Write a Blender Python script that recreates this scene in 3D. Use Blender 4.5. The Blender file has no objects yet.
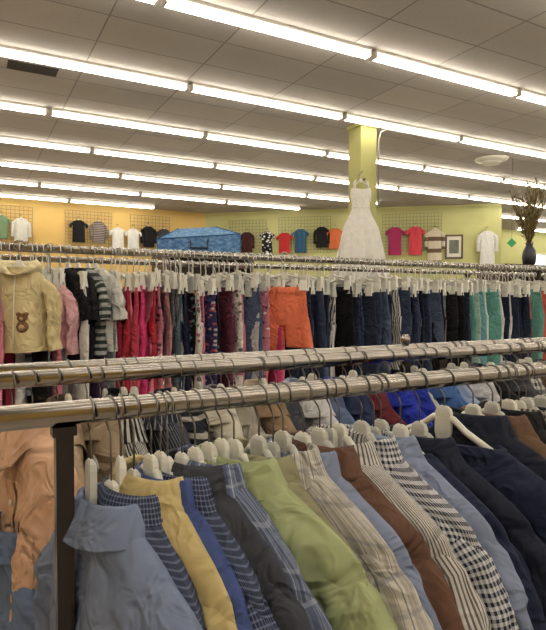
import bpy, math, random
from mathutils import Vector, Matrix, noise
random.seed(7)
EYE=1.6
scene=bpy.context.scene
try:
    scene.view_settings.view_transform='Standard'
except Exception: pass

# ------------------------------------------------------------ materials
def lin(c):
    r=[]
    for v in c:
        v/=255.0
        r.append(v/12.92 if v<=0.04045 else ((v+0.055)/1.055)**2.4)
    return (r[0],r[1],r[2],1)

def newmat(name):
    m=bpy.data.materials.new(name); m.use_nodes=True
    nt=m.node_tree; b=nt.nodes['Principled BSDF']
    return m,nt,b

def math_n(nt,op,a,b=None,c=None):
    n=nt.nodes.new('ShaderNodeMath'); n.operation=op
    for i,v in enumerate((a,b,c)):
        if v is None: continue
        if isinstance(v,(int,float)): n.inputs[i].default_value=v
        else: nt.links.new(v,n.inputs[i])
    return n.outputs[0]
def mix_n(nt,fac,a,b):
    n=nt.nodes.new('ShaderNodeMix'); n.data_type='RGBA'
    if isinstance(fac,(int,float)): n.inputs[0].default_value=fac
    else: nt.links.new(fac,n.inputs[0])
    for i,v in ((6,a),(7,b)):
        if isinstance(v,tuple): n.inputs[i].default_value=v
        else: nt.links.new(v,n.inputs[i])
    return n.outputs[2]

def plain(name,c,rough=0.6,metal=0.0,bump=0,scale=50,var=0.0):
    m,nt,b=newmat(name)
    b.inputs['Roughness'].default_value=rough
    b.inputs['Metallic'].default_value=metal
    tc=nt.nodes.new('ShaderNodeTexCoord')
    no=nt.nodes.new('ShaderNodeTexNoise'); no.inputs['Scale'].default_value=scale
    nt.links.new(tc.outputs['Object'],no.inputs['Vector'])
    col=lin(c); d=tuple(v*(1-var) for v in col[:3])+(1,)
    nt.links.new(mix_n(nt,no.outputs['Fac'],d,col),b.inputs['Base Color'])
    if bump:
        bu=nt.nodes.new('ShaderNodeBump'); bu.inputs['Strength'].default_value=bump; bu.inputs['Distance'].default_value=0.003
        nt.links.new(no.outputs['Fac'],bu.inputs['Height']); nt.links.new(bu.outputs['Normal'],b.inputs['Normal'])
    return m

_fc={}
def fabric(c,pat=None,c2=(255,255,255),c3=None,per=0.012,wid=0.5,rough=0.82,big=0.85):
    key=(c,pat,c2,c3,per,wid)
    if key in _fc: return _fc[key]
    m,nt,b=newmat('fabric_%s_%d_%d_%d'%(pat or 'plain',*c))
    b.inputs['Roughness'].default_value=rough
    b.inputs['Specular IOR Level'].default_value=0.2
    tc=nt.nodes.new('ShaderNodeTexCoord')
    uv=tc.outputs['UV']; ob=tc.outputs['Object']
    sep=nt.nodes.new('ShaderNodeSeparateXYZ'); nt.links.new(uv,sep.inputs[0])
    U,V=sep.outputs[0],sep.outputs[1]
    def st(x,p,w,off=0.0):
        f=math_n(nt,'FRACT',math_n(nt,'ADD',math_n(nt,'DIVIDE',x,p),off))
        return math_n(nt,'LESS_THAN',f,w)
    A,B=lin(c),lin(c2)
    if pat is None:
        nz=nt.nodes.new('ShaderNodeTexNoise'); nz.inputs['Scale'].default_value=14; nz.inputs['Detail'].default_value=3
        nt.links.new(ob,nz.inputs['Vector'])
        col=mix_n(nt,nz.outputs['Fac'],tuple(v*0.86 for v in A[:3])+(1,),tuple(min(1,v*1.14) for v in A[:3])+(1,))
    elif pat=='stripe': col=mix_n(nt,st(U,per,wid),A,B)
    elif pat=='hstripe': col=mix_n(nt,st(V,per,wid),A,B)
    elif pat=='gingham':
        f=math_n(nt,'MULTIPLY',math_n(nt,'ADD',st(U,per,wid),st(V,per,wid)),0.5)
        col=mix_n(nt,f,A,B)
    elif pat=='vplaid':
        col=mix_n(nt,st(U,per,wid),A,B)
        C=lin(c3 or c2)
        col=mix_n(nt,math_n(nt,'MULTIPLY',st(U,per,0.08,0.25),0.9),col,C)
        col=mix_n(nt,math_n(nt,'MULTIPLY',st(U,per,0.06,0.6),0.6),col,C)
        col=mix_n(nt,math_n(nt,'MULTIPLY',st(V,per*1.2,0.12),0.35),col,C)
    elif pat=='floral':
        vo=nt.nodes.new('ShaderNodeTexVoronoi'); vo.inputs['Scale'].default_value=1.0/per
        nt.links.new(uv,vo.inputs['Vector'])
        f=math_n(nt,'LESS_THAN',vo.outputs['Distance'],0.36)
        s2=nt.nodes.new('ShaderNodeSeparateColor'); nt.links.new(vo.outputs['Color'],s2.inputs[0])
        colr=mix_n(nt,math_n(nt,'GREATER_THAN',s2.outputs[0],0.5),B,lin(c3 or c2))
        col=mix_n(nt,f,A,colr)
    elif pat=='denim':
        nz=nt.nodes.new('ShaderNodeTexNoise'); nz.inputs['Scale'].default_value=9; nz.inputs['Detail'].default_value=6
        nt.links.new(uv,nz.inputs['Vector'])
        f=math_n(nt,'POWER',nz.outputs['Fac'],1.8)
        col=mix_n(nt,f,A,B)
    nt.links.new(col,b.inputs['Base Color'])
    w=nt.nodes.new('ShaderNodeTexNoise'); w.inputs['Scale'].default_value=13; w.inputs['Detail'].default_value=2.2; w.inputs['Distortion'].default_value=1.2
    nt.links.new(ob,w.inputs['Vector'])
    w2=nt.nodes.new('ShaderNodeTexNoise'); w2.inputs['Scale'].default_value=900
    nt.links.new(ob,w2.inputs['Vector'])
    rg=math_n(nt,'SQRT',math_n(nt,'ADD',math_n(nt,'POWER',math_n(nt,'SUBTRACT',w.outputs['Fac'],0.5),2.0),0.0006))
    h=math_n(nt,'ADD',math_n(nt,'MULTIPLY',rg,-3.0),math_n(nt,'MULTIPLY',w2.outputs['Fac'],0.03))
    bu=nt.nodes.new('ShaderNodeBump'); bu.inputs['Strength'].default_value=big; bu.inputs['Distance'].default_value=0.014
    nt.links.new(h,bu.inputs['Height']); nt.links.new(bu.outputs['Normal'],b.inputs['Normal'])
    _fc[key]=m
    return m

def emis(name,c,s):
    m,nt,b=newmat(name)
    b.inputs['Base Color'].default_value=lin(c)
    b.inputs['Emission Color'].default_value=lin(c); b.inputs['Emission Strength'].default_value=s
    return m

M_chrome=plain('chrome',(170,165,160),0.18,1.0,var=0.25,scale=6)
M_darkmetal=plain('dark_steel',(62,56,56),0.25,0.85)
M_wire=plain('hook_wire',(120,116,112),0.3,1.0)
M_white=plain('white_plastic',(214,212,204),0.4)
M_clear=plain('translucent_plastic',(190,190,184),0.3)
M_blackp=plain('black_plastic',(20,20,22),0.4)
M_tube=emis('fluorescent_tube',(255,247,230),18)
M_fix=plain('fixture_enamel',(225,222,214),0.5)
M_button=plain('button',(225,220,205),0.3)

# ------------------------------------------------------------ mesh builder
class MB:
    detail=True
    def __init__(s): s.v=[];s.f=[];s.mi=[];s.uv=[];s.sm=[];s.mats=[]
    def mat(s,m):
        if m not in s.mats: s.mats.append(m)
        return s.mats.index(m)
    def grid(s,P,mat,M=None,UV=None,close=False,smooth=True,cap=False):
        M=M or Matrix.Identity(4); base=len(s.v); n=len(P[0]); k=s.mat(mat)
        for r in P:
            for p in r: s.v.append(tuple(M@Vector(p)))
        cols=n if close else n-1
        for i in range(len(P)-1):
            for j in range(cols):
                j2=(j+1)%n
                s.f.append((base+i*n+j,base+i*n+j2,base+(i+1)*n+j2,base+(i+1)*n+j))
                s.mi.append(k); s.sm.append(smooth)
                if UV:
                    q=j+1 if (close and len(UV[i])>n) else j2
                    s.uv.append((UV[i][j],UV[i][q],UV[i+1][q],UV[i+1][j]))
                else: s.uv.append(((0,0),)*4)
        if cap:
            for i in (0,len(P)-1):
                s.f.append(tuple(base+i*n+j for j in (range(n) if i else reversed(range(n)))))
                s.mi.append(k); s.sm.append(False); s.uv.append(((0,0),)*n)
    def box(s,c,d,mat,M=None):
        x,y,z=c; a,b,h=d[0]/2,d[1]/2,d[2]/2
        M=M or Matrix.Identity(4); base=len(s.v); k=s.mat(mat)
        for sx,sy,sz in ((-1,-1,-1),(1,-1,-1),(1,1,-1),(-1,1,-1),(-1,-1,1),(1,-1,1),(1,1,1),(-1,1,1)):
            s.v.append(tuple(M@Vector((x+sx*a,y+sy*b,z+sz*h))))
        for f in ((0,3,2,1),(4,5,6,7),(0,1,5,4),(1,2,6,5),(2,3,7,6),(3,0,4,7)):
            s.f.append(tuple(base+q for q in f)); s.mi.append(k); s.sm.append(False); s.uv.append(((0,0),)*4)
    def tube(s,path,r,mat,M=None,n=8,rs=None,up=None,cap=True,flat=1.0):
        pts=[Vector(p) for p in path]; P=[]
        prev=None
        for i,p in enumerate(pts):
            t=(pts[min(i+1,len(pts)-1)]-pts[max(i-1,0)]).normalized()
            if prev is None:
                ref=Vector(up) if up else (Vector((1,0,0)) if abs(t.x)<0.8 else Vector((0,0,1)))
                a=(ref-t*ref.dot(t)).normalized()
            else: a=(prev-t*prev.dot(t)).normalized()
            prev=a; b=t.cross(a)
            rr=rs[i] if rs else r
            P.append([tuple(p+a*math.cos(2*math.pi*j/n)*rr*flat+b*math.sin(2*math.pi*j/n)*rr) for j in range(n)])
        s.grid(P,mat,M,close=True,cap=cap)
    def obj(s,name,parent=None):
        me=bpy.data.meshes.new(name); me.from_pydata(s.v,[],s.f)
        for m in s.mats: me.materials.append(m)
        me.polygons.foreach_set('material_index',s.mi)
        me.polygons.foreach_set('use_smooth',s.sm)
        uvl=me.uv_layers.new(name='UVMap')
        flat=[]
        for u in s.uv:
            for q in u: flat.extend(q)
        uvl.data.foreach_set('uv',flat)
        me.update()
        o=bpy.data.objects.new(name,me); scene.collection.objects.link(o)
        if parent: o.parent=parent
        return o

def at(x,y,z,yaw=0,s=1.0,tilt=0):
    return Matrix.Translation((x,y,z))@Matrix.Rotation(math.radians(yaw),4,'Z')@Matrix.Rotation(math.radians(tilt),4,'X')@Matrix.Scale(s,4)
def interp(tab,x):
    if x<=tab[0][0]: return tab[0][1]
    for (a,b),(c,d) in zip(tab,tab[1:]):
        if x<=c:
            t=(x-a)/(c-a); return b+(d-b)*t
    return tab[-1][1]
def sg(v): return 1 if v>=0 else -1

# ------------------------------------------------------------ garments (local x=thickness, y=across, z=down from rail)
def shirt(mb,M,mat,L=0.72,hw=0.22,thick=0.038,neck=0.068,sl=0.55,seed=0,n=36,lev=34,collar='shirt',front=False,cmat=None,top=-0.085,fold=1.0,drop=0.075,slr=1.0,spread=0.0):
    cmat=cmat or mat
    wt=[(0,neck),(drop*0.2,neck+(hw-neck)*0.22),(drop*0.5,neck+(hw-neck)*0.52),(drop*0.8,neck+(hw-neck)*0.80),(drop*1.0,neck+(hw-neck)*0.93),(drop*1.25,neck+(hw-neck)*1.0),(drop*1.7,hw*1.02),(drop*3,hw*1.0),(L*0.6,hw*1.0),(L,hw*1.07)]
    tt=[(0,0.040),(drop*0.3,0.036),(drop,thick*0.95),(drop*2.2,thick*1.1),(L,thick*1.3)]
    def surf(lat,d,side):
        w=interp(wt,d); c=max(-1,min(1,lat/w))
        e=interp([(0,0.5),(drop*0.15,0.72),(drop,0.7),(drop*2.2,0.5)],d)
        s=max(0.0,1-abs(c)**2.6)**e
        am=fold*(0.004+0.018*min(1,max(0,(d-0.02)/(L*0.5))))
        wl=lat+0.035*noise.noise(Vector((lat*5,d*3,seed)))
        f=am*(0.45*math.sin(wl*46+seed*1.7+d*5+side)+1.2*noise.noise(Vector((wl*12,d*3.0,seed*3.1+side*7))))
        rn=noise.noise(Vector((wl*15+d*9,d*12-wl*7,seed+side*3)))
        f+=0.015*fold*(0.3-abs(rn))*min(1,d*14)
        rn=noise.noise(Vector((wl*30-d*10,d*22+wl*8,seed*2+side*3)))
        f+=0.007*fold*(0.3-abs(rn))*min(1,d*14)
        return side*(interp(tt,d)*s+f*min(1,s*1.6))
    nt_=14
    ds=[drop*1.8*(i/float(nt_)) for i in range(nt_+1)]
    ds+=[drop*1.8+(L-drop*1.8)*(i/float(lev-nt_)) for i in range(1,lev-nt_+1)]
    P=[];UV=[]
    for d in ds:
        r=[];u=[]
        w=interp(wt,d)
        for j in range(n+1):
            th=2*math.pi*j/n; c=math.cos(th); s=math.sin(th)
            lat=w*sg(c)*abs(c)**0.9
            x=surf(lat,d,1 if s>=0 else -1) if abs(s)>1e-4 else 0.0
            if j<n: r.append((x,lat,top-d+(0.006*noise.noise(Vector((lat*6,seed,1))) if d>0.9*L else 0)))
            u.append((th*hw*0.66,-d))
        P.append(r);UV.append(u)
    mb.grid(P,mat,M,UV,close=True)
    k=hw/0.22
    if sl>0:
        for side in (-1,1):
            e=hw+spread
            path=[(hw-0.085*k,-drop*0.62-0.034*k,0.022*k),(hw-0.05*k,-drop*0.80-0.044*k,0.034*k),(hw-0.024*k,-drop*0.98-0.058*k,0.044*k),(e-0.004,-drop-0.105*k,0.051*k),(e+0.008,-drop-0.17*k,0.055*k),(e+0.014,-drop-0.25*k,0.056*k),(e+0.016,-0.40*k,0.053*k),(e+0.014,-0.52*k,0.048*k),(e+0.010,-0.60*k,0.045*k)]
            if sl<0.4:
                path=[p for p in path if p[1]>-drop-sl]
                path.append((path[-1][0]+0.006+spread*0.3,-drop-sl-0.01,path[-1][2]*1.02))
            dense=[]
            for (a,b) in zip(path,path[1:]):
                for q in range(7):
                    t=q/7.0; dense.append(tuple(a[z]+(b[z]-a[z])*t for z in range(3)))
            dense.append(path[-1])
            P=[];UV=[];m=36;dist=0
            for i,p in enumerate(dense):
                q0=dense[max(i-5,0)]; q1=dense[min(i+5,len(dense)-1)]
                tx,tz=q1[0]-q0[0],q1[1]-q0[1]; l=math.hypot(tx,tz); tx/=l;tz/=l
                nx,nz=-tz,tx
                if i: dist+=math.hypot(p[0]-dense[i-1][0],p[1]-dense[i-1][1])
                ra=p[2]*slr
                rb=interp([(0,0.30),(0.05,0.62),(0.12,0.82),(0.25,0.85),(0.5,0.75)],dist)*thick
                r=[];u=[]
                for j in range(m+1):
                    th=2*math.pi*j/m; c=math.cos(th); s=math.sin(th)
                    q=min(1,dist*9)
                    na=0.16*noise.noise(Vector((c*1.6+seed,s*1.6+side*3,dist*9+c*0.6)))
                    nb=0.46*(0.28-abs(noise.noise(Vector((c*1.2+dist*7,s*1.8,seed+side+dist*21)))))
                    wr=1+q*fold*(na+nb*0.5); wx=1+q*fold*(na*1.5+nb*1.7)
                    y=p[0]+nx*ra*c*wr; z=top+p[1]+nz*ra*c*wr; x=rb*sg(s)*abs(s)**1.1*wx
                    if j<m: r.append((x,side*y,z))
                    u.append((th*0.045,-dist))
                P.append(r);UV.append(u)
            mb.grid(P,mat,M,UV,close=True)
            if sl>=0.4:
                p=dense[-1]
                C=[[ (0.03*math.sin(t)*kk, side*(p[0]+0.046*math.cos(t)*kk), top+p[1]+0.01-dz) for t in [2*math.pi*j/16 for j in range(16)]] for kk,dz in ((1.0,0),(1.05,0.005),(1.05,0.06),(0.95,0.062))]
                mb.grid(C,mat,M,[[(q[1],q[2]) for q in r]+[(r[0][1],r[0][2])] for r in C],close=True)
    m=48
    def ring(a,b,z0,zf=0,zs=0,wv=1.0):
        r=[]
        for j in range(m):
            th=2*math.pi*j/m; c=math.cos(th); s=math.sin(th)
            fr=max(0,(-s if front else s))**3
            w_=0.004*wv*noise.noise(Vector((c*2.2,s*2.2,seed+5)))
            r.append(((b+w_)*s,(a+w_)*c,top+z0-zf*fr-zs*abs(c)**2+w_*0.7))
        return r
    if collar in('shirt','jacket'):
        q=1.0 if collar=='shirt' else 1.15
        a=neck;b=0.040
        rs=[ring(a*0.95,b*0.80,-0.014,0.012),ring(a*0.88,b*0.78,0.004,0.014),ring(a*0.86,b*0.80,0.018*q,0.018),ring(a*0.88,b*0.86,0.025*q,0.020)]
        mb.grid(rs,cmat,M,[[(2*math.pi*j/m*0.055,p[2]-top) for j,p in enumerate(r)]+[(2*math.pi*0.055,r[0][2]-top)] for r in rs],close=True)
        rs=[ring(a*0.88,b*0.86,0.025*q,0.020),ring(a*0.93,b*0.95,0.0275*q,0.021),ring(a*0.99,b*1.06,0.023*q,0.024,-0.001,1.2),ring(a*1.08,b*1.20,0.010,0.034,-0.002,1.6),ring(a*1.18,b*1.36,-0.006*q,0.046*q,-0.003,2.0),ring(a*1.31,b*1.54,-0.022*q,0.058*q,-0.006,2.6),
            ring(a*1.32,b*1.55,-0.0242*q,0.059*q,-0.006,2.6),ring(a*1.28,b*1.48,-0.0242*q,0.058*q,-0.006,2.6),ring(a*1.12,b*1.15,-0.002,0.040*q,-0.004,2)]
    elif collar=='rib':
        rs=[ring(neck*1.06,0.046,-0.010,0.006),ring(neck*1.02,0.044,0.004,0.008),ring(neck*0.94,0.038,0.006,0.008),ring(neck*0.9,0.034,-0.008,0.006)]
    elif collar=='hood':
        rs=[ring(neck*1.2,0.05,-0.02,0.01),ring(neck*1.45,0.065,-0.01,0.02),ring(neck*1.5,0.07,0.01,0.04),ring(neck*1.2,0.055,0.03,0.055),ring(neck*0.85,0.035,0.02,0.05),ring(neck*0.8,0.03,-0.01,0.02)]
    else: rs=None
    if rs: mb.grid(rs,cmat,M,[[(2*math.pi*j/m*0.07,p[2]-top) for j,p in enumerate(r)]+[(2*math.pi*0.07,r[0][2]-top)] for r in rs],close=True)
    def strip(lats,dsx,side,off,mt):
        P=[[(surf(la,d,side)+side*off,la,top-d) for la in lats] for d in dsx]
        mb.grid(P,mt,M,[[(la+0.005,-d) for la in lats] for d in dsx])
    if collar=='shirt' and mb.detail:
        vis=-1
        if front:
            dd=[0.03+i*0.01 for i in range(int((L-0.04)/0.01))]
            strip([-0.017,-0.016,0,0.016,0.017],dd,vis,0.0025,mat)
            for i in range(6):
                d=0.05+i*0.09
                x=surf(0,d,vis)-0.005
                mb.tube([(x,0,top-d),(x-0.003,0,top-d)],0.0055,M_button,M,n=10)
            la=[-0.135+i*0.0125 for i in range(9)]
            strip(la,[0.16+i*0.0075 for i in range(17)],vis,0.003,mat)
    return surf

def hook(mb,M,mat,stem=-0.06,r=0.0015,R=0.0198):
    path=[(0,0,stem),(0,0,-0.036),(0,0.004,-0.028),(0,0.013,-0.020)]
    for k in range(12):
        a=math.radians(-48+k*23); path.append((0,R*math.cos(a),R*math.sin(a)-0.002))
    mb.tube(path,r,mat,M,n=6)
def hanger(mb,M,mat=None,w=0.2,top=-0.085,arms=True,blk=1.0):
    mat=mat or M_white
    hook(mb,M,M_wire,stem=top+0.02)
    if arms:
        path=[(0,-w,top-0.082),(0,-w*0.8,top-0.066),(0,-w*0.5,top-0.040),(0,-w*0.22,top-0.012),(0,-0.02,top+0.006),(0,0.02,top+0.006),(0,w*0.22,top-0.012),(0,w*0.5,top-0.040),(0,w*0.8,top-0.066),(0,w,top-0.082)]
        mb.tube(path,0.0065,mat,M,n=8)
    P=[]
    for z,k in ((-0.035,0.8),(-0.02,1.0),(0.016,1.0),(0.024,0.85),(0.029,0.45)):
        P.append([(0.0055*blk*k*sx,0.0145*blk*k*sy,top+z) for sx,sy in ((-1,-0.8),(-0.8,-1),(0.8,-1),(1,-0.8),(1,0.8),(0.8,1),(-0.8,1),(-1,0.8))])
    mb.grid(P,mat,M,close=True,cap=True,smooth=False)

def clip_hanger(mb,M,w=0.12,top=-0.145,mat=None):
    mat=mat or M_white
    hook(mb,M,M_clear,stem=top+0.055,r=0.0026,R=0.021)
    z=top+0.045
    mb.tube([(0,-w,z-0.004),(0,-w*0.5,z+0.004),(0,-0.012,z+0.014),(0,0.012,z+0.014),(0,w*0.5,z+0.004),(0,w,z-0.004)],0.0055,mat,M,n=6)
    mb.box((0,0,z+0.01),(0.012,0.03,0.03),mat,M)
    for s in (-1,1):
        P=[]
        for zz,t,h in ((z+0.012,0.011,0.015),(z-0.012,0.007,0.016),(z-0.034,0.010,0.017),(top-0.014,0.014,0.017)):
            P.append([(sx*t,s*w*0.86+sy*h,zz) for sx,sy in ((-1,-1),(1,-1),(1,1),(-1,1))])
        mb.grid(P,mat,M,close=True,cap=True,smooth=False)

def trousers(mb,M,mat,L=0.6,hw=0.12,thick=0.018,top=-0.145,seed=0,n=20,short=False):
    def wob(y,d,k): return 0.014*min(1,d*6+0.2)*noise.noise(Vector((y*16,d*9,seed*2.3+k)))+0.004*math.sin(y*55+seed)
    crotch=min(0.19,L*0.6)
    sway=random.uniform(-0.025,0.025)
    P=[];UV=[]
    for i in range(7):
        d=crotch*i/6; w=hw*(1+0.16*i/6); r=[];u=[]
        for j in range(n+1):
            th=2*math.pi*j/n; y=w*math.cos(th)*1.0; t=thick*(0.55+0.45*i/6)
            x=t*math.sin(th)+wob(y,d,0)+0.3*wob(y,d,sg(math.sin(th)))*abs(math.sin(th))+sway*d/L
            if j<n: r.append((x,y,top-d))
            u.append((y+x,-d))
        P.append(r);UV.append(u)
    mb.grid(P,mat,M,UV,close=True)
    W=[]
    for z,k in ((0.002,0.9),(0.002,1.08),(-0.028,1.12),(-0.03,1.0)):
        W.append([(thick*0.6*k*math.sin(2*math.pi*j/n)+wob(hw*math.cos(2*math.pi*j/n),0,0),hw*1.01*math.cos(2*math.pi*j/n),top+z) for j in range(n)])
    mb.grid(W,mat,M,[[(0.02*j,q[2]) for j,q in enumerate(r)]+[(0,0)] for r in W],close=True)
    lw=hw*1.16/2
    for s in (-1,1):
        P=[];UV=[]
        K=5 if short else 12
        dz=random.uniform(-0.015,0.02); flare=random.uniform(-0.35,0.1); kick=random.uniform(-0.02,0.02)
        for i in range(K+1):
            d=crotch*0.8+(L+dz-crotch*0.8)*i/K; f=i/K
            w=lw*(1.03+flare*f) if not short else lw*(1.03+0.12*f); r=[];u=[]
            for j in range(n+1):
                th=2*math.pi*j/n
                y=s*(lw*0.97)+w*math.cos(th)+kick*f; t=thick*(1+0.15*f)
                x=t*math.sin(th)+wob(y,d,0)+0.5*wob(y,d,sg(math.sin(th))+s*3)*abs(math.sin(th))+sway*d/L
                if j<n: r.append((x,y,top-d))
                u.append((y+x,-d))
            P.append(r);UV.append(u)
        mb.grid(P,mat,M,UV,close=True)

# ------------------------------------------------------------ room shell
CE=4.37
def noisewall(name,c,c2=None,sc=3):
    return plain(name,c,0.85,var=0.12,scale=sc,bump=0.1)
M_orange=noisewall('paint_golden_yellow',(206,174,106))
M_green=noisewall('paint_lime_green',(184,184,128))
M_cream=noisewall('paint_cream',(206,200,188))
M_col=noisewall('paint_column',(166,164,106))
def ceil_mat():
    m,nt,b=newmat('acoustic_ceiling_tile')
    tc=nt.nodes.new('ShaderNodeTexCoord'); sep=nt.nodes.new('ShaderNodeSeparateXYZ'); nt.links.new(tc.outputs['Object'],sep.inputs[0])
    fx=math_n(nt,'FRACT',math_n(nt,'DIVIDE',math_n(nt,'ADD',sep.outputs[0],50),1.22))
    fy=math_n(nt,'FRACT',math_n(nt,'DIVIDE',math_n(nt,'ADD',sep.outputs[1],50.2),0.62))
    lx=math_n(nt,'LESS_THAN',fx,0.014); ly=math_n(nt,'LESS_THAN',fy,0.028)
    l=math_n(nt,'MAXIMUM',lx,ly)
    ix=math_n(nt,'FLOOR',math_n(nt,'DIVIDE',math_n(nt,'ADD',sep.outputs[0],50),1.22))
    iy=math_n(nt,'FLOOR',math_n(nt,'DIVIDE',math_n(nt,'ADD',sep.outputs[1],50.2),0.62))
    cb=nt.nodes.new('ShaderNodeCombineXYZ'); nt.links.new(ix,cb.inputs[0]); nt.links.new(iy,cb.inputs[1])
    wn=nt.nodes.new('ShaderNodeTexWhiteNoise'); nt.links.new(cb.outputs[0],wn.inputs['Vector'])
    nz=nt.nodes.new('ShaderNodeTexNoise'); nz.inputs['Scale'].default_value=30; nz.inputs['Detail'].default_value=6; nt.links.new(tc.outputs['Object'],nz.inputs['Vector'])
    f=math_n(nt,'ADD',math_n(nt,'MULTIPLY',wn.outputs['Value'],0.5),math_n(nt,'MULTIPLY',nz.outputs['Fac'],0.5))
    col=mix_n(nt,f,lin((148,144,141)),lin((176,171,168)))
    col=mix_n(nt,l,col,lin((120,116,113)))
    nt.links.new(col,b.inputs['Base Color']); b.inputs['Roughness'].default_value=0.95
    return m
def floor_mat():
    m,nt,b=newmat('vinyl_floor_tile')
    tc=nt.nodes.new('ShaderNodeTexCoord')
    ch=nt.nodes.new('ShaderNodeTexBrick'); ch.offset=0; ch.inputs['Scale'].default_value=1
    ch.inputs['Color1'].default_value=lin((190,182,170)); ch.inputs['Color2'].default_value=lin((174,166,156)); ch.inputs['Mortar'].default_value=lin((110,104,96))
    ch.inputs['Mortar Size'].default_value=0.004; ch.inputs['Brick Width'].default_value=0.305; ch.inputs['Row Height'].default_value=0.305
    nt.links.new(tc.outputs['Object'],ch.inputs['Vector']); nt.links.new(ch.outputs['Color'],b.inputs['Base Color']); b.inputs['Roughness'].default_value=0.35
    return m
X0,X1,Y0,Y1=-5.0,26.0,-6.0,17.0
mb=MB(); mb.box(((X0+X1)/2,(Y0+Y1)/2,-0.05),(X1-X0,Y1-Y0,0.1),floor_mat()); mb.obj('floor')
mb=MB(); mb.box(((X0+X1)/2,(Y0+Y1)/2,CE+0.05),(X1-X0,Y1-Y0,0.1),ceil_mat()); mb.obj('ceiling')
def wall(name,a,b,mat,th=0.12):
    mb=MB(); a=Vector(a);b=Vector(b); d=b-a; ang=math.atan2(d.y,d.x)
    M=Matrix.Translation((a.x,a.y,0))@Matrix.Rotation(ang,4,'Z')
    mb.box((d.length/2,th/2,CE/2),(d.length,th,CE),mat,M); mb.obj(name)
    t=MB(); t.box((d.length/2,-0.008,0.05),(d.length,0.016,0.1),M_blackp,M); t.obj('baseboard_'+name[5:])
    return M
WA=(6.7,16.8); WB=(13.45,11.0)
MO=wall('wall_back',(X0,16.8),WA,M_orange)
MG=wall('wall_back_diagonal',WA,WB,M_green)
wall('wall_return',WB,(17.0,15.0),M_green)
MF=wall('wall_back_right',(17.0,15.0),(X1,15.0),M_green)
wall('wall_right',(X1,Y1),(X1,Y0),M_cream)
wall('wall_front',(X1,Y0),(X0,Y0),M_cream)
wall('wall_left',(X0,Y0),(X0,Y1),M_orange)

mb=MB(); gl=emis('daylight_glass',(235,245,255),1.6)
mb.box((3.9,-0.01,2.7),(1.6,0.02,1.5),gl,MF)
for x in (3.08,3.9,4.72): mb.box((x,-0.03,2.7),(0.06,0.06,1.6),M_white,MF)
for z in (1.93,2.7,3.47): mb.box((3.9,-0.03,z),(1.7,0.06,0.06),M_white,MF)
mb.obj('window_1')

mb=MB()
mb.box((5.55,7.2,CE/2),(0.31,0.31,CE),M_col)
mb.box((5.55,7.2,CE-0.03),(0.36,0.36,0.06),M_col)
mb.box((5.55,7.2,0.08),(0.35,0.35,0.16),M_col)
mb.box((5.42,7.03,3.47),(0.03,0.12,0.03),M_blackp)
mb.obj('support_column')
mb=MB()
mb.tube([(5.72,7.02,3.1),(5.72,7.02,4.1),(5.75,7.0,4.25),(5.85,6.98,4.3),(7.4,7.0,4.3)],0.014,plain('conduit',(150,146,140),0.4,0.6),n=8)
mb.obj('electrical_conduit')

def inside(x,y):
    if y>14.8 and x>6.7: 
        return False
    if y<11.0: return True
    if x<6.7: return y<16.6
    lim=6.7+(16.8-y)*6.75/5.8
    if x<lim-0.1: return True
    return x>13.45+(y-11.0)*3.55/4.0+0.3 and y<14.8
for k in range(-5,7):
    Y=5.0+1.86*k
    mb=MB(); cnt=0
    st=1.58+0.95*k
    st=st-math.ceil((st-X0)/2.4)*2.4+2.4
    x=st
    while x+2.4<X1:
        if inside(x+0.1,Y) and inside(x+2.3,Y) and x>X0:
            P=[]
            for xx in (x+0.02,x+2.36):
                P.append([(xx,Y+a,CE-b) for a,b in ((-0.055,0),(-0.055,0.03),(-0.025,0.055),(0.025,0.055),(0.055,0.03),(0.055,0))])
            mb.grid(P,M_fix,close=True,cap=True,smooth=False)
            for xx in (x+0.025,x+2.345): mb.box((xx,Y,CE-0.07),(0.02,0.11,0.05),M_fix)
            for s in (-1,1):
                mb.tube([(x+0.035,Y+s*0.03,CE-0.076),(x+2.335,Y+s*0.03,CE-0.076)],0.017,M_tube,n=7,cap=False)
            cnt+=1
        x+=2.4
    if cnt: mb.obj('fluorescent_light_fixture')
mb=MB(); P=[]
for r,z in ((0.05,0.10),(0.16,0.10),(0.20,0.06),(0.10,0.075),(0.22,0.045),(0.30,0.03),(0.32,0.0)):
    P.append([(9.07+r*math.cos(t*math.pi/12),7.67+r*math.sin(t*math.pi/12),CE-z) for t in range(24)])
mb.grid(P,M_white,close=True,cap=True); mb.obj('ceiling_air_vent')
mb=MB(); mb.box((0.72,7.32,CE-0.004),(0.55,0.26,0.008),plain('painted_void_shade',(40,36,34),0.9))  # flat panel under the ceiling; shade of the open gap is painted as dark colour
mb.obj('open_ceiling_tile')

# ------------------------------------------------------------ racks
def rack(Ys,z,xa,xb,posts,r=0.016):
    mb=MB()
    for Y in Ys:
        mb.tube([(xa,Y,z),(xb,Y,z)],r,M_chrome,n=20)
        for e,s in ((xa,-1),(xb,1)):
            mb.tube([(e,Y,z),(e+s*0.015,Y,z)],r*1.15,M_blackp,n=16)
    for px in posts:
        for Y in Ys:
            mb.box((px,Y,(z-r)/2+0.02),(0.022,0.022,z-r-0.04),M_darkmetal)
            mb.box((px,Y,z-r-0.006),(0.03,0.026,0.012),M_darkmetal)
        yc=sum(Ys)/len(Ys)
        mb.box((px,yc,0.02),(0.04,0.55+(max(Ys)-min(Ys)),0.04),M_darkmetal)
        if len(Ys)>1: mb.tube([(px,Ys[0],z-0.2),(px,Ys[-1],z-0.2)],0.008,M_chrome,n=8)
    yc=sum(Ys)/len(Ys)
    mb.box(((posts[0]+posts[-1])/2,yc,0.12),(posts[-1]-posts[0],0.025,0.025),M_darkmetal)
    return mb
Y1R,Z1=0.77,EYE-0.148
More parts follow.
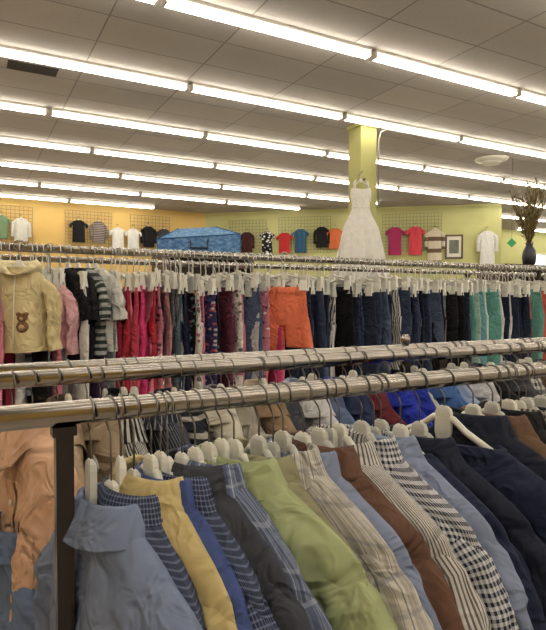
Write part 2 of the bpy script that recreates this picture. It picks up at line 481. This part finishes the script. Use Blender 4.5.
rack([Y1R],Z1,-0.6,3.4,[0.108,3.2]).obj('clothing_rack')
mb=rack([1.14,1.28],Z1,-0.6,3.8,[-0.4,1.15,3.6])
mb.tube([(1.15,1.28,Z1+0.01),(1.15,1.28,Z1+0.03),(1.15,1.28,Z1+0.045)],0.012,M_chrome,n=12,rs=[0.01,0.015,0.008])
mb.obj('clothing_rack')
YB,ZB=2.4,EYE+0.204
mb=rack([YB,3.0],ZB,-0.8,7.0,[-0.6,3.3,6.8]); mb.obj('clothing_rack')

# ------------------------------------------------------------ front rack garments
F=fabric
chambray=F((114,126,154)); yellow=F((182,165,118)); royal=F((62,76,124)); green=F((152,160,120))
navyplaid=F((42,48,68),'gingham',(110,120,150),per=0.006,wid=0.3)
steel=F((96,106,130),'vplaid',(76,84,108),(160,166,182),per=0.03,wid=0.45)
olive=F((134,130,104)); beigepl=F((182,177,168),'vplaid',(152,147,140),(104,110,130),per=0.03,wid=0.35)
ltblue=F((122,132,158)); rust=F((94,68,56)); bw=F((188,185,182),'stripe',(96,92,92),per=0.0095,wid=0.42)
ging=F((196,196,202),'gingham',(30,34,54),per=0.009,wid=0.5)
navy=F((34,39,62)); navy2=F((28,32,48)); black=F((24,24,28)); char=F((58,60,68))
brown=F((96,74,58)); brging=F((180,172,160),'gingham',(60,48,44),per=0.012)
peach=F((202,164,138)); denimF=F((96,112,142)); khaki=F((128,118,96))
items=[
 (0.168,13,chambray,dict(hw=0.215,top=-0.142,thick=0.044,neck=0.066),'chambray_shirt'),
 (0.200,9,navyplaid,dict(hw=0.20,top=-0.132),'checked_shirt'),
 (0.225,9,yellow,dict(hw=0.215,top=-0.115),'yellow_shirt'),
 (0.248,8,royal,dict(hw=0.21,top=-0.12),'blue_shirt'),
 (0.270,8,navyplaid,dict(hw=0.215,top=-0.118),'checked_shirt'),
 (0.289,9,char,dict(hw=0.21,top=-0.112,collar='jacket'),'grey_jacket'),
 (0.312,9,steel,dict(hw=0.222,top=-0.108),'plaid_shirt'),
 (0.352,19,green,dict(hw=0.236,top=-0.108,thick=0.046,neck=0.078),'green_shirt'),
 (0.396,13,olive,dict(hw=0.222,top=-0.108),'olive_shirt'),
 (0.438,12,beigepl,dict(hw=0.228,top=-0.105,thick=0.042),'plaid_shirt'),
 (0.476,11,ltblue,dict(hw=0.218,top=-0.112),'blue_shirt'),
 (0.508,10,rust,dict(hw=0.222,top=-0.108),'brown_shirt'),
 (0.548,10,bw,dict(hw=0.230,top=-0.105,thick=0.042),'striped_shirt'),
 (0.594,9,ging,dict(hw=0.225,top=-0.105),'gingham_shirt'),
 (0.636,7,ltblue,dict(hw=0.222,top=-0.107),'blue_shirt'),
 (0.68,6,navy,dict(hw=0.215,top=-0.12,collar='rib'),'navy_sweater'),
 (0.725,6,navy2,dict(hw=0.22,top=-0.12),'navy_shirt'),
 (0.79,16,navy,dict(hw=0.235,neck=0.12,thick=0.048,collar='rib',top=-0.115,drop=0.06),'navy_jacket'),
 (0.865,8,navy2,dict(hw=0.225,collar='jacket',top=-0.10),'navy_jacket'),
 (0.92,6,brown,dict(hw=0.225,top=-0.10),'brown_shirt'),
 (0.97,5,black,dict(hw=0.225,collar='jacket',top=-0.10),'black_jacket'),
 (1.02,5,brging,dict(hw=0.22,top=-0.10),'gingham_shirt'),
 (1.07,4,navy2,dict(hw=0.225,top=-0.10),'navy_shirt'),
 (1.12,4,ging,dict(hw=0.22,top=-0.10),'gingham_shirt'),
 (1.18,4,black,dict(hw=0.225,top=-0.10),'black_shirt'),
 (1.24,4,khaki,dict(hw=0.225,top=-0.10),'khaki_shirt'),
]
for i,(x,yaw,mt,kw,nm) in enumerate(items):
    mb=MB(); M=at(x,Y1R,Z1,yaw+random.uniform(-2.5,2.5),tilt=random.uniform(-2,2))
    tp=kw.get('top',-0.085)
    big=i in (0,7,9,12,13,14,17)
    shirt(mb,M,mt,seed=i*1.37+2,front=(i in (9,12,13)),n=90 if big else 60,lev=84 if big else 56,**kw)
    hanger(mb,M,top=tp+(0.034 if i==17 else 0.016),w=kw['hw']-0.04,blk=1.1,mat=M_white if i==17 else random.choice((M_white,M_clear)))
    mb.obj(nm)
mb=MB()
for x in (0.142,0.182,0.238,0.332,0.42,0.53,0.62,0.945,1.0,1.1,1.15,1.28,1.33,1.38):
    hanger(mb,at(x,Y1R,Z1,random.uniform(-4,18)),top=-0.086-random.uniform(0,0.02),arms=x>0.9,w=0.1,mat=random.choice((M_white,M_clear)))
mb.obj('clothes_hanger_row')

# ------------------------------------------------------------ second rack garments
pal=[(0.07,denimF),(0.105,peach),(0.15,F((160,140,116))),(0.19,F((84,68,58))),(0.23,F((138,120,100))),(0.27,F((180,178,174),'stripe',(34,34,38),per=0.014)),(0.31,black),
 (0.35,F((36,40,54),'stripe',(120,120,130),per=0.014,wid=0.2)),(0.39,F((28,30,40),'hstripe',(150,146,138),per=0.03,wid=0.3)),(0.43,navy2),(0.47,F((186,180,168))),(0.51,F((140,134,124))),
 (0.55,F((110,110,116))),(0.59,F((132,110,88))),(0.63,char),(0.67,F((166,150,132))),(0.71,F((186,186,188))),(0.75,F((84,96,128))),(0.79,F((134,142,166))),(0.83,F((38,46,78))),
 (0.88,F((96,36,44))),(0.92,F((34,54,140))),(0.97,F((34,50,160))),(1.02,F((28,44,140))),(1.07,navy),(1.12,F((64,96,150))),(1.17,F((134,150,182))),(1.22,F((38,56,98))),
 (1.27,F((176,176,182))),(1.32,black),(1.37,F((80,108,164))),(1.42,char),(1.47,F((190,188,184),'gingham',(40,40,60),per=0.02)),(1.52,navy2),(1.57,brown),(1.62,black),(1.67,F((150,150,156))),(1.72,navy),(1.78,black),(1.85,char)]
for i,(x,mt) in enumerate(pal):
    mb=MB(); y=1.14 if (i%3 or i<3) else 1.28
    tp=-0.085-random.uniform(0,0.02); yaw=random.uniform(0,10)
    if i==0: tp=-0.29
    if i==1: yaw=14; tp=-0.085
    M=at(x,y,Z1,yaw)
    shirt(mb,M,mt,seed=50+i*1.1,hw=0.2 if i<2 else 0.185,n=80 if i<2 else 36,lev=70 if i<2 else 34,top=tp,front=(i==1),thick=0.042 if i==1 else 0.032)
    hanger(mb,M,top=tp+0.008,w=0.145)
    mb.obj('peach_blouse' if i==1 else ('denim_shirt' if i==0 else 'hanging_shirt'))
mb=MB()
for i in range(24):
    hanger(mb,at(0.2+i*0.075+random.uniform(-0.02,0.02),random.choice((1.14,1.28,1.28)),Z1,random.uniform(-8,12)),w=0.1,top=-0.08,mat=random.choice((M_white,M_clear,M_clear)))
mb.obj('clothes_hanger_row')

# ------------------------------------------------------------ back rack (children's clothing)
den=F((34,42,62),'denim',(84,98,132)); den2=F((24,28,42),'denim',(60,70,98)); den3=F((48,60,88),'denim',(126,140,168))
flo1=F((30,26,38),'floral',(180,80,114),(90,134,144),per=0.02); flo2=F((206,198,194),'floral',(160,90,120),(100,110,104),per=0.022)
flo3=F((56,56,96),'floral',(190,176,184),(180,84,100),per=0.018); flo4=F((190,120,136),'floral',(226,216,210),(90,60,90),per=0.02)
red=F((164,46,60)); crim=F((134,36,58)); pink=F((210,130,150)); hot=F((190,58,106)); purple=F((92,66,106))
orange=F((222,118,88)); teal=F((92,150,142)); mint=F((160,188,176)); wht=F((206,206,206)); coral=F((200,96,86)); gry=F((120,124,130)) 
stw=F((206,204,200),'stripe',(60,70,90),per=0.015,wid=0.4)
seq=[]
def fill(a,b,step,mats,lo,hi):
    x=a;i=0
    while x<b:
        seq.append((x,mats[i%len(mats)],random.uniform(lo,hi))); i+=1; x+=step*random.uniform(0.6,1.3)
fill(-0.6,0.30,0.05,[black,gry,pink,den3,crim,wht],0.5,0.65)
fill(0.24,0.40,0.035,[den3,wht,pink],0.55,0.7)
fill(0.46,0.55,0.03,[purple,gry,purple],0.75,0.8)
fill(0.55,0.77,0.026,[crim,pink,red,F((180,66,88)),hot,pink,red,flo4,F((176,130,136)),hot],0.5,0.78)
fill(0.77,0.84,0.029,[gry,stw,F((84,102,112)),navy],0.5,0.7)
fill(0.84,1.12,0.030,[flo1,flo2,flo4,flo3,F((176,162,160)),flo1,F((96,48,64)),flo2,pink],0.5,0.75)
fill(1.12,1.20,0.033,[den3,F((180,178,182)),flo4],0.5,0.7)
fill(1.20,1.30,0.030,[red,F((196,124,132)),hot,pink],0.45,0.65)
fill(1.36,2.28,0.038,[den2,den,den2,navy2,den,den3,den2,stw,black,den],0.36,0.64)
fill(2.28,2.55,0.042,[black,den2,gry,black,flo2],0.35,0.6)
fill(2.55,2.76,0.042,[teal,mint,F((110,160,170)),wht],0.35,0.6)
fill(2.76,2.92,0.04,[wht,hot,pink,navy],0.35,0.6)
fill(2.92,3.06,0.045,[navy,den2],0.4,0.6)
fill(3.06,3.3,0.045,[coral,teal,coral,F((210,166,150))],0.4,0.6)
fill(3.3,5.2,0.06,[den,hot,wht,teal,black,coral,purple],0.5,0.6)
mb=MB(); hb=MB()
for i,(x,mt,L) in enumerate(seq):
    yaw=random.uniform(-12,24)
    M=at(x,YB,ZB,yaw); dz=random.uniform(-0.03,0.012)
    hw=random.uniform(0.08,0.145)
    trousers(mb,M,mt,L=L,hw=hw,seed=i*0.77,thick=random.uniform(0.012,0.024),top=-0.145+dz)
    clip_hanger(hb,M,w=hw*0.95,mat=random.choice((M_white,M_white,M_clear)),top=-0.145+dz)
mb.obj('childrens_trousers_row') 
x=-0.5
while x<5.6:
    clip_hanger(hb,at(x,3.0,ZB,random.uniform(-10,10)),w=0.13,top=-0.13); x+=random.uniform(0.05,0.09)
hb.obj('clip_hanger_row')
mb=MB(); bm=[black,den2,pink,wht,gry,hot,teal,navy,flo1,crim]
x=-0.5;i=0
while x<5.6:
    trousers(mb,at(x,3.0,ZB,random.uniform(-6,6)),random.choice(bm),L=random.uniform(0.5,0.7),seed=200+i,n=12,top=-0.14); x+=0.075;i+=1
mb.obj('childrens_trousers_row')

def ktop(x,y,yaw,mt,hw,L,sl,drop=0.035,top=-0.08,collar='rib',thick=0.03,seed=3,slr=1.0,neck=0.045,cmat=None,sp=0.0):
    mb=MB(); M=at(x,y,ZB,yaw)
    sf=shirt(mb,M,mt,L=L,hw=hw,sl=sl,drop=drop,top=top,collar=collar,thick=thick,seed=seed,slr=slr,neck=neck,cmat=cmat,n=48,lev=40,front=True,spread=sp)
    hanger(mb,M,top=top,w=hw*0.8)
    return mb,M,sf
for nm,x,yaw,mt,hw,L in (('childrens_top',0.0,40,F((176,70,76),'hstripe',(200,190,190),per=0.03),0.12,0.4),('childrens_top',0.04,30,F((190,150,150)),0.12,0.42),
        ('childrens_black_top',0.36,22,black,0.12,0.42),('childrens_black_top',0.40,14,black,0.12,0.45),('childrens_striped_top',0.44,14,F((150,150,150),'hstripe',(50,58,58),per=0.03),0.12,0.35),('childrens_grey_top',0.47,30,F((186,186,184)),0.12,0.33)):
    mb,M,_=ktop(x,YB,yaw,mt,hw,L,0.16,seed=x*31); mb.obj(nm)
hy=F((206,190,148))
mb,M,sf=ktop(0.17,YB-0.13,64,hy,0.095,0.31,0.26,collar='hood',thick=0.04,neck=0.055,cmat=F((212,200,164)),seed=9,top=-0.085,sp=0.014,slr=1.15)
bear=F((122,90,66)); bearl=F((170,144,112))
def disc(mb,M,y,z,r,x,mt,ry=1.0):
    P=[[(x-0.005*(1-k*k),y+r*k*math.cos(t*math.pi/8),z+r*ry*k*math.sin(t*math.pi/8)) for t in range(16)] for k in (0.02,0.5,0.85,1.0)]
    P.append([(x+0.03,p[1],p[2]) for p in P[-1]])
    mb.grid(P,mt,M,close=True)
by=-0.035
xs=min(sf(y,d,-1) for y in (by-0.015,by,by+0.015) for d in (0.15,0.18,0.21))-0.002
disc(mb,M,by,-0.300,0.020,xs,bear,1.1); disc(mb,M,by,-0.268,0.016,xs-0.003,bear)
disc(mb,M,by-0.012,-0.255,0.007,xs-0.003,bear); disc(mb,M,by+0.012,-0.255,0.007,xs-0.003,bear); disc(mb,M,by,-0.271,0.007,xs-0.007,bearl); disc(mb,M,by,-0.303,0.011,xs-0.005,bearl)
mb.tube([(sf(0,d,-1)-0.002,0,-0.085-d) for d in (0.03,0.08,0.13,0.18,0.24,0.30)],0.0025,M_white,M,n=6)
mb.obj('childrens_hooded_jacket')
mb,M,_=ktop(0.285,YB-0.06,55,F((206,160,166)),0.075,0.26,0.24,thick=0.045,slr=1.4,neck=0.04,seed=12,top=-0.13); mb.obj('childrens_pink_jacket')
mb,M,_=ktop(0.24,YB+0.02,55,F((182,190,204),'floral',(110,130,160),per=0.03),0.1,0.48,0.0,thick=0.03,seed=14,top=-0.1); mb.obj('childrens_blue_overall')
mb=MB(); M=at(1.30,YB-0.13,ZB,52); trousers(mb,M,orange,L=0.29,hw=0.098,short=True,thick=0.022,seed=5,n=36); clip_hanger(mb,M,w=0.1); mb.obj('childrens_orange_shorts')
# ------------------------------------------------------------ wall displays
def gridwall(mb,M,w,h,mt,sp=0.1):
    nx=int(w/sp); nz=int(h/sp)
    for i in range(nx+1): mb.box((-w/2+i*w/nx,0,0),(0.008,0.008,h),mt,M)
    for i in range(nz+1): mb.box((0,0,-h/2+i*h/nz),(w,0.008,0.008),mt,M)
def wallM(base,t,z,off=0.1):
    return base@Matrix.Translation((t,-off,z))
R90=Matrix.Rotation(math.radians(90),4,'Z')
def wtop(base,t,zc,mt,size,nm,sl=0.2,collar='rib',long=1.0,hwk=1.0):
    L=0.62*long
    mb=MB(); M=wallM(base,t,zc+0.40*size,0.14)@R90@Matrix.Scale(size,4)
    shirt(mb,M,mt,L=L,hw=0.165*hwk,sl=0.42 if sl>0.4 else 0.14,seed=t*3+1,n=24,lev=24,collar=collar,front=True,thick=0.03,drop=0.05,spread=0.035 if sl>0.4 else 0.05,neck=0.075,slr=1.0)
    hanger(mb,M,w=0.14)
    mb.box((0.06,0,0.02),(0.16,0.012,0.012),M_blackp,M)
    mb.obj(nm)
wire=plain('gridwall_wire',(96,90,84),0.4,0.5)
o=X0
for t,w in ((1.0,1.2),(3.1,1.3),(4.9,1.2)):
    mb=MB(); gridwall(mb,wallM(MO,t-o,3.65,0.03),w,1.0,wire); mb.obj('gridwall_panel')
for t,mt,sz,z,nm,l in ((0.8,F((110,136,106)),1.0,3.55,'t_shirt',.2),(1.3,F((196,196,190)),1.0,3.5,'t_shirt',.5),(2.8,black,1.0,3.55,'sweater',.2),(3.35,F((150,140,136),'hstripe',(60,50,50),per=0.05),1.0,3.55,'sweater',.5),
    (3.9,wht,1.0,3.4,'t_shirt',.2),(4.35,wht,1.0,3.4,'t_shirt',.2),(4.82,black,1.0,3.5,'sweater',.5),(5.3,char,1.0,3.45,'sweater',.2),(5.75,F((70,60,60)),1.0,3.35,'sweater',.2),(6.2,F((120,110,130)),1.0,3.35,'sweater',.5)):
    wtop(MO,t-o,z,mt,sz,nm,sl=l)
for t,w,z in ((1.4,1.2,3.55),(3.2,1.6,3.6),(6.4,1.7,3.6)):
    mb=MB(); gridwall(mb,wallM(MG,t,z,0.03),w,1.1,wire); mb.obj('gridwall_panel')
for t,mt,sz,z,nm,lg in ((0.85,F((40,44,60)),1.0,3.45,'sweater',1.0),(1.4,F((60,30,34)),1.0,3.4,'sweater',1.0),(2.05,F((26,26,30),'floral',(220,220,220),per=0.07),1.0,3.4,'blouse',1.15),
    (2.6,F((170,44,46)),1.0,3.35,'blouse',1.0),(3.1,F((44,80,110)),1.0,3.45,'blouse',1.15),(3.75,black,1.0,3.5,'sweater',1.0),(4.15,F((196,104,64)),1.0,3.45,'blouse',1.0),
    (5.92,F((150,44,88)),1.1,3.4,'blouse',1.2),(6.5,F((190,64,76)),1.1,3.4,'blouse',1.2),(7.05,F((190,182,164),'hstripe',(100,80,66),per=0.3,wid=0.35),1.15,3.3,'sweater',1.3),(8.5,wht,1.15,3.2,'sweater',1.3)):
    wtop(MG,t,z,mt,sz,nm,long=lg,sl=0.5 if nm=='sweater' else 0.2)
def frame(base,t,z,w,h):
    mb=MB(); M=wallM(base,t,z,0.03); fm=plain('frame_wood',(70,52,40),0.4)
    for s in(-1,1):
        mb.box((s*w/2,0,0),(0.05,0.04,h+0.05),fm,M); mb.box((0,0,s*h/2),(w,0.04,0.05),fm,M)
    mb.box((0,0.01,0),(w,0.02,h),plain('picture_mat',(205,200,190),0.6),M)
    mb.box((0,-0.002,0),(w*0.6,0.01,h*0.6),plain('picture_print',(110,120,110),0.6,var=0.7,scale=6),M)
    mb.obj('framed_picture')
frame(MG,7.6,3.15,0.45,0.65); frame(MG,5.2,3.2,0.45,0.3)

# ------------------------------------------------------------ dress on the column
def dress(nm,loc,yaw,mt,L,bot,seed,k0=1.0):
    mb=MB(); M=at(*loc,yaw)@R90; n=72
    wt=[(0,0.13*k0),(0.08,0.145*k0),(0.16,0.14*k0),(0.28,0.115*k0),(0.36,0.135*k0),(0.6,0.14*k0+(bot-0.14*k0)*0.40),(L,bot)]
    P=[];UV=[]
    for i in range(34):
        d=L*i/33; w=interp(wt,d); t=w*0.42; r=[];u=[]
        fa=max(0,(d-0.3)/(L-0.3))
        for j in range(n+1):
            th=2*math.pi*j/n; k=1+fa*(0.13*math.sin(th*9+seed)+0.09*math.sin(th*14+seed*2+d*2))
            y=w*k*math.cos(th); x=t*k*math.sin(th)
            z=-0.2-d-(0.03*(math.sin(th)**2) if i==0 else 0)
            if j<n: r.append((x,y,z))
            u.append((th*0.2,-d))
        P.append(r);UV.append(u)
    mb.grid(P,mt,M,UV,close=True)
    mb.tube([(0.05*math.sin(a)*1.02,0.12*k0*math.cos(a),-0.2-0.29) for a in [2*math.pi*j/20 for j in range(21)]],0.012,mt,M,n=6)
    for s in (-1,1):
        mb.tube([(-0.04,s*0.09*k0,-0.22),(-0.01,s*0.085*k0,-0.11),(0.0,s*0.07*k0,-0.09),(0.02,s*0.085*k0,-0.12),(0.04,s*0.09*k0,-0.22)],0.016,mt,M,n=6)
    hanger(mb,M,w=0.10); mb.box((0.04,0,0.022),(0.3,0.012,0.012),M_blackp,M)
    mb.obj(nm)
dress('white_dress',(5.19,6.77,3.48),-25,F((208,206,202)),1.38,0.42,1,k0=1.1)

# ------------------------------------------------------------ blue storage bag on top of a display shelf
wood=plain('dark_wood',(74,52,38),0.5,var=0.4,scale=8)
def shelf(cx,cy,w,d,h):
    mb=MB()
    n=5
    for i in range(n): mb.box((cx,cy,0.1+(h-0.115)*i/(n-1)),(w,d,0.03),wood)
    for s in (-1,1): mb.box((cx+s*w/2,cy,h/2),(0.03,d,h),wood)
    mb.box((cx,cy+d/2-0.01,h/2),(w,0.02,h-0.01),wood)
    mb.obj('display_shelf')
shelf(2.95,7.5,1.25,0.7,2.26)
mb=MB(); M=at(2.91,7.5,2.265,-24)
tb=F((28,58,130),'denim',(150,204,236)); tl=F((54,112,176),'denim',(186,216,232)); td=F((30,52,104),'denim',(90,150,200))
hw,hd=0.57,0.26
base=[(-hw,-hd,0),(hw,-hd,0),(hw,hd,0),(-hw,hd,0)]
mid=[(-hw*1.0,-hd,0.17),(hw*0.99,-hd,0.25),(hw*0.99,hd,0.25),(-hw*1.0,hd,0.17)]
ridge=[(-0.28,-0.20,0.32),(0.22,-0.20,0.35),(0.22,0.20,0.35),(-0.28,0.20,0.32)]
def quad(a,b,c,d,mt):
    P=[]
    for i in range(9):
        f=i/8; row=[]
        for j in range(13):
            g=j/12
            p=(Vector(a)*(1-g)+Vector(b)*g)*(1-f)+(Vector(d)*(1-g)+Vector(c)*g)*f
            s=math.sin(math.pi*f)*math.sin(math.pi*g)*0.02
            row.append((p.x,p.y,p.z-s))
        P.append(row)
    mb.grid(P,mt,M,[[(p[0]*1.5,(p[2]+p[1])*3) for p in r] for r in P])
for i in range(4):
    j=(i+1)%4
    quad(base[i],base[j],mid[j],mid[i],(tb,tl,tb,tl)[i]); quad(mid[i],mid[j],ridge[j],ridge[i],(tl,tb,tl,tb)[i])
    mb.tube([mid[i],ridge[i]],0.007,td,M,n=6); mb.tube([base[i],mid[i]],0.007,td,M,n=6); mb.tube([mid[i],mid[j]],0.009,td,M,n=6)
quad(*ridge,tl)
mb.tube([(-0.12,-hd-0.005,0.15),(-0.11,-hd-0.02,0.05),(0.11,-hd-0.02,0.05),(0.12,-hd-0.005,0.17)],0.012,M_blackp,M,n=6)
mb.obj('blue_storage_bag')

# ------------------------------------------------------------ shelf + vase with branches
shelf(6.2,4.7,1.2,0.45,2.03)
mb=MB(); vm=plain('dark_glazed_ceramic',(38,34,48),0.2)
vx,vy=6.16,4.62
prof=[(0.05,0),(0.075,0.02),(0.085,0.10),(0.075,0.18),(0.045,0.24),(0.04,0.26),(0.052,0.28),(0.045,0.275),(0.035,0.25)]
mb.grid([[(vx+r*math.cos(t*math.pi/12),vy+r*math.sin(t*math.pi/12),2.032+h) for t in range(24)] for r,h in prof],vm,close=True,cap=True)
stem=F((108,92,60)); leaf=[F((122,114,74)),F((156,140,94)),F((92,98,62)),F((130,104,70))]
for i in range(70):
    a=random.uniform(0,6.28); sp=random.uniform(0.04,0.26); h=random.uniform(0.45,1.0)
    pts=[(vx+sp*f**1.1*math.cos(a)+0.01*math.sin(9*f+i),vy+sp*f**1.1*math.sin(a),2.26+h*f*0.82) for f in (0,0.25,0.5,0.75,1)]
    mb.tube(pts,0.003,stem,n=5)
    for q in range(22):
        f=random.uniform(0.12,1); k=min(3,int(f*4)); p=Vector(pts[k]).lerp(Vector(pts[k+1]),f*4-k)
        d=Vector((random.uniform(-1,1),random.uniform(-1,1),random.uniform(0.2,1.6))).normalized(); l=random.uniform(0.03,0.08)
        sd=d.cross(Vector((0,0,1))).normalized()*l*0.17
        mb.grid([[tuple(p),tuple(p)],[tuple(p+d*l*0.5-sd),tuple(p+d*l*0.5+sd)],[tuple(p+d*l),tuple(p+d*l)]],random.choice(leaf))
mb.obj('vase_with_dried_branches')
mb=MB(); Mt=at(9.37,7.42,2.72,-35)
mb.tube([(0,0,0.09),(0,0,CE-2.72)],0.003,M_wire,Mt,n=5)
gt=plain('tag_green',(40,150,84),0.5)
mb.grid([[(0,-0.01,0.09),(0,0.01,0.09)],[(-0.09,-0.01,0),(-0.09,0.01,0)],[(0,-0.01,-0.09),(0,0.01,-0.09)],[(0.09,-0.01,0),(0.09,0.01,0)],[(0,-0.01,0.09),(0,0.01,0.09)]],gt,Mt,smooth=False)
for yy in (-0.01,0.01): mb.grid([[(0,yy,0.09),(0.09,yy,0)],[(-0.09,yy,0),(0,yy,-0.09)]],gt,Mt,smooth=False)
mb.obj('hanging_diamond_sign')

# ------------------------------------------------------------ camera / world
w=bpy.data.worlds.new('World'); scene.world=w; w.use_nodes=True
w.node_tree.nodes['Background'].inputs[0].default_value=(0.8,0.85,0.9,1); w.node_tree.nodes['Background'].inputs[1].default_value=0.3
cam=bpy.data.cameras.new('camera'); co=bpy.data.objects.new('camera',cam); scene.collection.objects.link(co)
cam.sensor_fit='HORIZONTAL'; cam.sensor_width=36; cam.lens=36*560/546; cam.clip_start=0.02
co.location=(0,0,EYE); co.rotation_euler=(math.radians(90-1.53),0,math.radians(-28.6))
scene.camera=co
